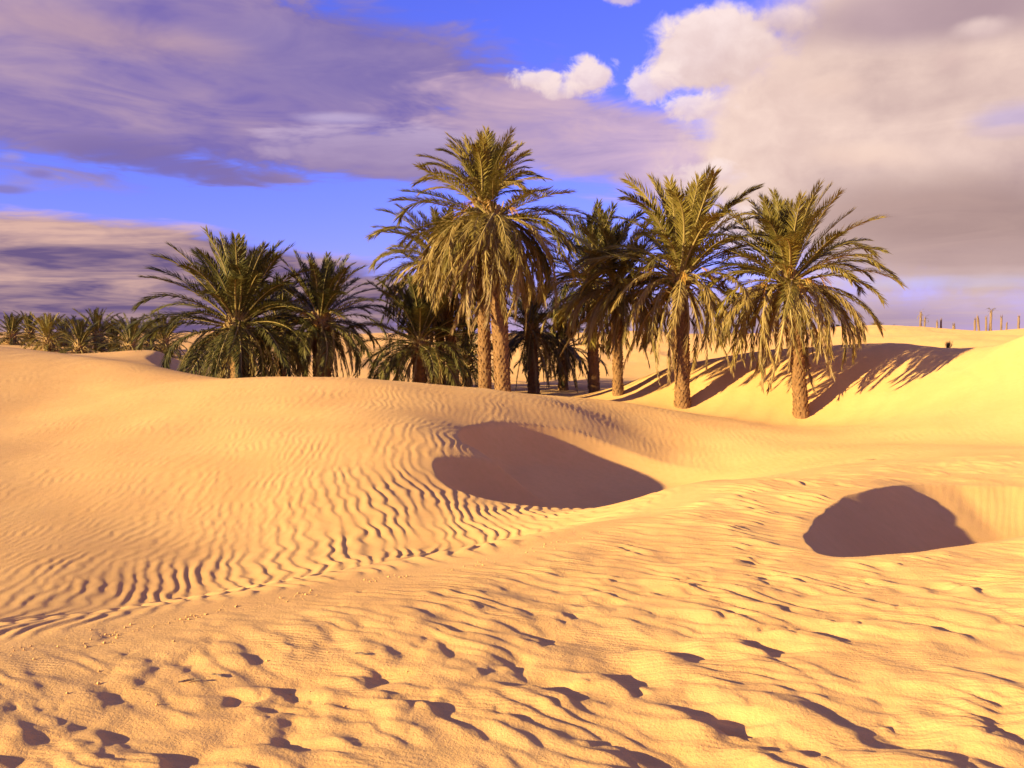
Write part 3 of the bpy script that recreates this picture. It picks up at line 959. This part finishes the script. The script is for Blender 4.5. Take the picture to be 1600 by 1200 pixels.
palm('palm_tree', 'low dark palm just right of the low bushy palm, behind the trunks', 728, 565, 728, 41.0, 114, dark_leaf=True, n=42, fl=2.0, rad=0.2, up=1.0, skirt=6, hang=12)
palm('palm_tree', 'low dark palm in the gap left of the shaded palm', 880, 545, 880, 43.0, 115, dark_leaf=True, n=42, fl=2.2, rad=0.2, up=1.0, skirt=6, hang=12)

# distant palms on the left skyline
FAR = [(18, 552, 62, 1.5, 'lowest distant palm at the left edge of the skyline', 0), (76, 540, 58, 1.75, 'pale distant palm with open crown, second from the left edge', 0),
       (124, 545, 56, 1.75, 'dark distant palm left of the tallest far palm', 0), (152, 528, 60, 1.85, 'tallest dark palm in the distant left group', 0),
       (203, 542, 53, 1.75, 'distant palm with spreading star-shaped crown right of the tallest far palm', 0), (256, 538, 58, 1.85, 'distant palm nearest the broad left palm', 0),
       (233, 555, 64, 1.5, 'small dark distant palm low on the skyline between two others', 0),
       (46, 556, 66, 1.5, 'low distant palm between the left-edge palm and the pale one', 0), (101, 556, 64, 1.5, 'low dark palm right of the pale distant palm', 0),
       (178, 552, 62, 1.6, 'low palm wedged under the tallest far palm on its right', 0)]
for i, (u, v, Y, fl, lb, _) in enumerate(FAR):
    palm('palm_tree', lb, u, v, u + 1, Y, 200 + i, n=46, fl=fl, rad=0.2, up=0.95, skirt=6, hang=8, elo=-20, dark_leaf=(i != 1), group='distant palms on the left skyline')

# ------------------------------------------------------------------ dead palm stumps on the right skyline
def stump(u, vtop, Y, wpx, lean, tuft, label, seed):
    rng = random.Random(seed)
    bx = (u - 800) / FPX * Y
    gz = float(height(np.array([bx]), np.array([Y]), False)[0])
    H = max(0.8, at(u, vtop, Y)[2] - gz)
    rad = 0.43 * wpx / FPX * Y
    root = link('palm_stump', None)
    root.location = (bx, Y, gz)
    tag(root, label, 'palm stump', 'dead palm trunks on the right skyline')
    link('trunk', trunk_mesh(rng, H, rad, (lean * H, 0), M_DEADWOOD, False, 0.0), root)
    V, F = [], []
    for k in range(7):                     # splintered top
        a = k * 0.9 + rng.uniform(-.2, .2)
        e = Vector((math.cos(a), math.sin(a), 0)) * rad * 0.75
        t_ = Vector((-math.sin(a), math.cos(a), 0)) * rad * 0.4
        h = rng.uniform(0.15, 0.55)
        i = len(V)
        V += [e - t_, e + t_, e * 0.45, e * rng.uniform(0.7, 1.5) + Vector((0, 0, h))]
        F += [(i, i + 1, i + 3), (i + 1, i + 2, i + 3), (i + 2, i, i + 3)]
    top = link('splintered_top', mesh_from('splintered_top', V, F, [M_DEADWOOD]), root)
    top.location = (lean * H, 0, H - 0.03)
    for i in range(tuft):
        add_frond(top, rng, rng.choice(DRY) if i % 2 else pick(GREEN, 80, rng), i * 2.4, R(rng.uniform(-35, 60)), rng.uniform(0.12, 0.2), rad, name='frond')


for i, q in enumerate([
    (1437, 489, 100, 4.5, 0.00, 6, 'tall dead palm trunk, leftmost of the skyline stumps'),
    (1443, 499, 104, 3.5, 0.03, 16, 'dead palm trunk with ragged leaf tuft beside the leftmost tall stump'),
    (1463, 505, 98, 4, 0.00, 0, 'short bare stump, left one of the close skyline pair'),
    (1469, 501, 102, 4, 0.00, 0, 'bare stump, taller right one of the close skyline pair'),
    (1489, 510, 98, 5, 0.00, 0, 'shortest thick stump alone on the right skyline'),
    (1522, 501, 101, 4, 0.00, 0, 'bare straight stump left of the leaning skyline stump'),
    (1529, 497, 99, 4.5, -0.12, 0, 'leaning bare dead trunk on the right skyline'),
    (1540, 498, 104, 4, -0.03, 0, 'thin dead trunk between the leaning stump and the tufted one'),
    (1546, 488, 100, 5, 0.02, 14, 'tallest right skyline trunk with small leaf tuft on top'),
    (1563, 497, 103, 4, 0.00, 0, 'bare stump just right of the tufted tallest trunk'),
    (1571, 506, 98, 3.5, 0.04, 0, 'low thin stump, second from the right on the skyline'),
    (1590, 495, 101, 4.5, 0.00, 0, 'bare dead trunk, rightmost of the skyline stumps')]):
    stump(*q, 300 + i)


# ------------------------------------------------------------------ shrubs, grass tufts
def shrub(name, u, Y, w, h, n, label, cat, seed, mat, spread=1.0):
    rng = random.Random(seed)
    bx = (u - 800) / FPX * Y
    gz = float(height(np.array([bx]), np.array([Y]), False)[0])
    V, F = [], []
    for k in range(n):
        a = rng.uniform(0, 2 * math.pi)
        el = R(rng.uniform(12, 88)) if spread > 0.8 else R(rng.uniform(35, 88))
        e = Vector((math.cos(a), math.sin(a), 0))
        L = rng.uniform(0.6, 1.0)
        d = e * math.cos(el) * w * 0.5 + Vector((0, 0, math.sin(el) * h))
        tt = Vector((-e.y, e.x, 0)) * rng.uniform(0.010, 0.020) * max(0.6, Y / 60)
        b = e * rng.uniform(0, 0.15) * w - Vector((0, 0, 0.05))
        m_ = b + d * L * 0.55 + Vector((0, 0, 0.06 * h))
        tip = b + d * L + e * 0.08 * w - Vector((0, 0, 0.05 * h))
        i = len(V)
        V += [b - tt, b + tt, m_ + tt, m_ - tt, tip]
        F += [(i, i + 1, i + 2, i + 3), (i + 3, i + 2, i + 4)]
        for j in range(3):                # side sprigs
            f = rng.uniform(0.3, 0.95)
            q = b + d * L * f
            dd = Vector((rng.uniform(-1, 1), rng.uniform(-1, 1), rng.uniform(0, 1))).normalized() * 0.18 * w * rng.uniform(0.5, 1)
            i = len(V)
            V += [q - tt * 0.7, q + tt * 0.7, q + dd]
            F.append((i, i + 1, i + 2))
    root = link(name, mesh_from(name, V, F, [mat]))
    root.location = (bx, Y, gz)
    tag(root, label, cat)


M_GREENSHRUB = mat_leaf('green_shrub', (0.06, 0.055, 0.018), (0.10, 0.085, 0.03), (0.14, 0.1, 0.04), 0.1)
shrub('desert_shrub', 1369, 87, 1.5, 0.55, 160, 'rounded brown bush on top of the far right dune', 'shrub', 401, M_SHRUB)
shrub('desert_shrub', 1308, 92, 0.7, 0.40, 70, 'tiny dark bush on the horizon left of the rounded brown bush', 'shrub', 402, M_GREENSHRUB)
shrub('desert_shrub', 1422, 90, 0.8, 0.60, 80, 'small dark green bush below the leftmost skyline stump', 'shrub', 403, M_GREENSHRUB)
shrub('desert_shrub', 1397, 96, 0.8, 1.10, 60, 'tiny upright dark plant between the rounded bush and the stumps', 'shrub', 404, M_GREENSHRUB, 0.5)
shrub('grass_tuft', 1481, 36.5, 0.50, 0.42, 46, 'spiky dry grass tuft on the crest of the sunny right dune', 'grass tuft', 405, M_SHRUB, 0.5)
shrub('grass_tuft', 1556, 52, 1.5, 0.45, 150, 'wide low dry grass clump near the right edge behind the sunny dune', 'grass tuft', 406, M_SHRUB)
shrub('grass_tuft', 1508, 60, 1.3, 0.40, 90, 'flattened dry brush below the tufted tallest skyline trunk', 'grass tuft', 407, M_DRY)

# ------------------------------------------------------------------ litter on the near sand
def ground_hit(u, v):
    """walk along the line of sight until it meets the sand"""
    Y = 3.0
    while Y < 40:
        p = at(u, v, Y)
        if ground_z(p[0], p[1]) >= p[2]:
            return p[0], p[1], ground_z(p[0], p[1])
        Y += 0.04
    return p


def twig(u, v, L, ang, label, seed):
    rng = random.Random(seed)
    x, y, z = ground_hit(u, v)
    V, F = [], []
    n = 7
    side = Vector((-math.sin(ang), math.cos(ang), 0))
    for i in range(n + 1):
        s = i / n - 0.5
        c = Vector((math.cos(ang), math.sin(ang), 0)) * L * s + side * 0.10 * L * math.sin(s * 5 + seed) + Vector((0, 0, 0.012 + 0.03 * abs(s) * L))
        r_ = 0.0065 * (1.1 - abs(s) * 1.2) * rng.uniform(0.8, 1.2)
        for k in range(5):
            a = k * 2 * math.pi / 5
            V.append(c + side * r_ * math.cos(a) + Vector((0, 0, r_ * math.sin(a))))
    for i in range(n):
        for k in range(5):
            F.append((i * 5 + k, i * 5 + (k + 1) % 5, i * 5 + 5 + (k + 1) % 5, i * 5 + 5 + k))
    F += [tuple(range(5)), tuple(n * 5 + k for k in range(5))]
    o = link('twig', mesh_from('twig', V, F, [M_DEADWOOD]))
    o.location = (x, y, z)
    tag(o, label, 'twig')


twig(296, 1071, 0.10, 0.25, 'short dark twig on the left foreground sand', 1)
twig(340, 1063, 0.07, -0.5, 'small dark twig fragment right of the short dark twig, left foreground', 2)
twig(565, 1025, 0.07, 0.1, 'tiny brown twig in the centre-left foreground', 3)
twig(1361, 719, 0.22, 0.15, 'thin dark stick lying on the right part of the near ridge', 4)


def crumbs():
    rng = random.Random(77)
    V, F = [], []
    xs = [-2.67, -2.2, -1.63, -.91, 0, .88, 2.16]
    ys = [5.0, 5.5, 6.1, 6.8, 7.5, 8.8, 10.8]
    for k in range(240):
        if k < 225:
            t_ = rng.uniform(0, 5)
            if math.sin(t_ * 9) < -0.2:
                continue
            i = int(t_)
            f = t_ - i
            x = xs[i] + (xs[i + 1] - xs[i]) * f + rng.gauss(0, 0.05)
            y = ys[i] + (ys[i + 1] - ys[i]) * f + rng.gauss(0, 0.10) - 0.05
        else:
            x, y = -1.3 + rng.gauss(0, 0.6), 4.6 + rng.gauss(0, 0.4)
        z = float(height(np.array([x]), np.array([y]))[0])
        r_ = rng.uniform(0.004, 0.012)
        i = len(V)
        for d in ((1, 0, 0), (-1, 0, 0), (0, 1, 0), (0, -1, 0), (0, 0, .8), (0, 0, -.8)):
            V.append(Vector((x, y, z + r_ * 0.3)) + Vector(d) * r_ * rng.uniform(0.7, 1.3))
        for (a, b, c) in ((0, 2, 4), (2, 1, 4), (1, 3, 4), (3, 0, 4), (2, 0, 5), (1, 2, 5), (3, 1, 5), (0, 3, 5)):
            F.append((i + a, i + b, i + c))
    o = link('sand_crumbs', mesh_from('sand_crumbs', V, F, [M_SAND]))
    tag(o, 'crusty sand crumbs scattered along the near dune ridge', 'sand crumbs', kind='stuff')


crumbs()
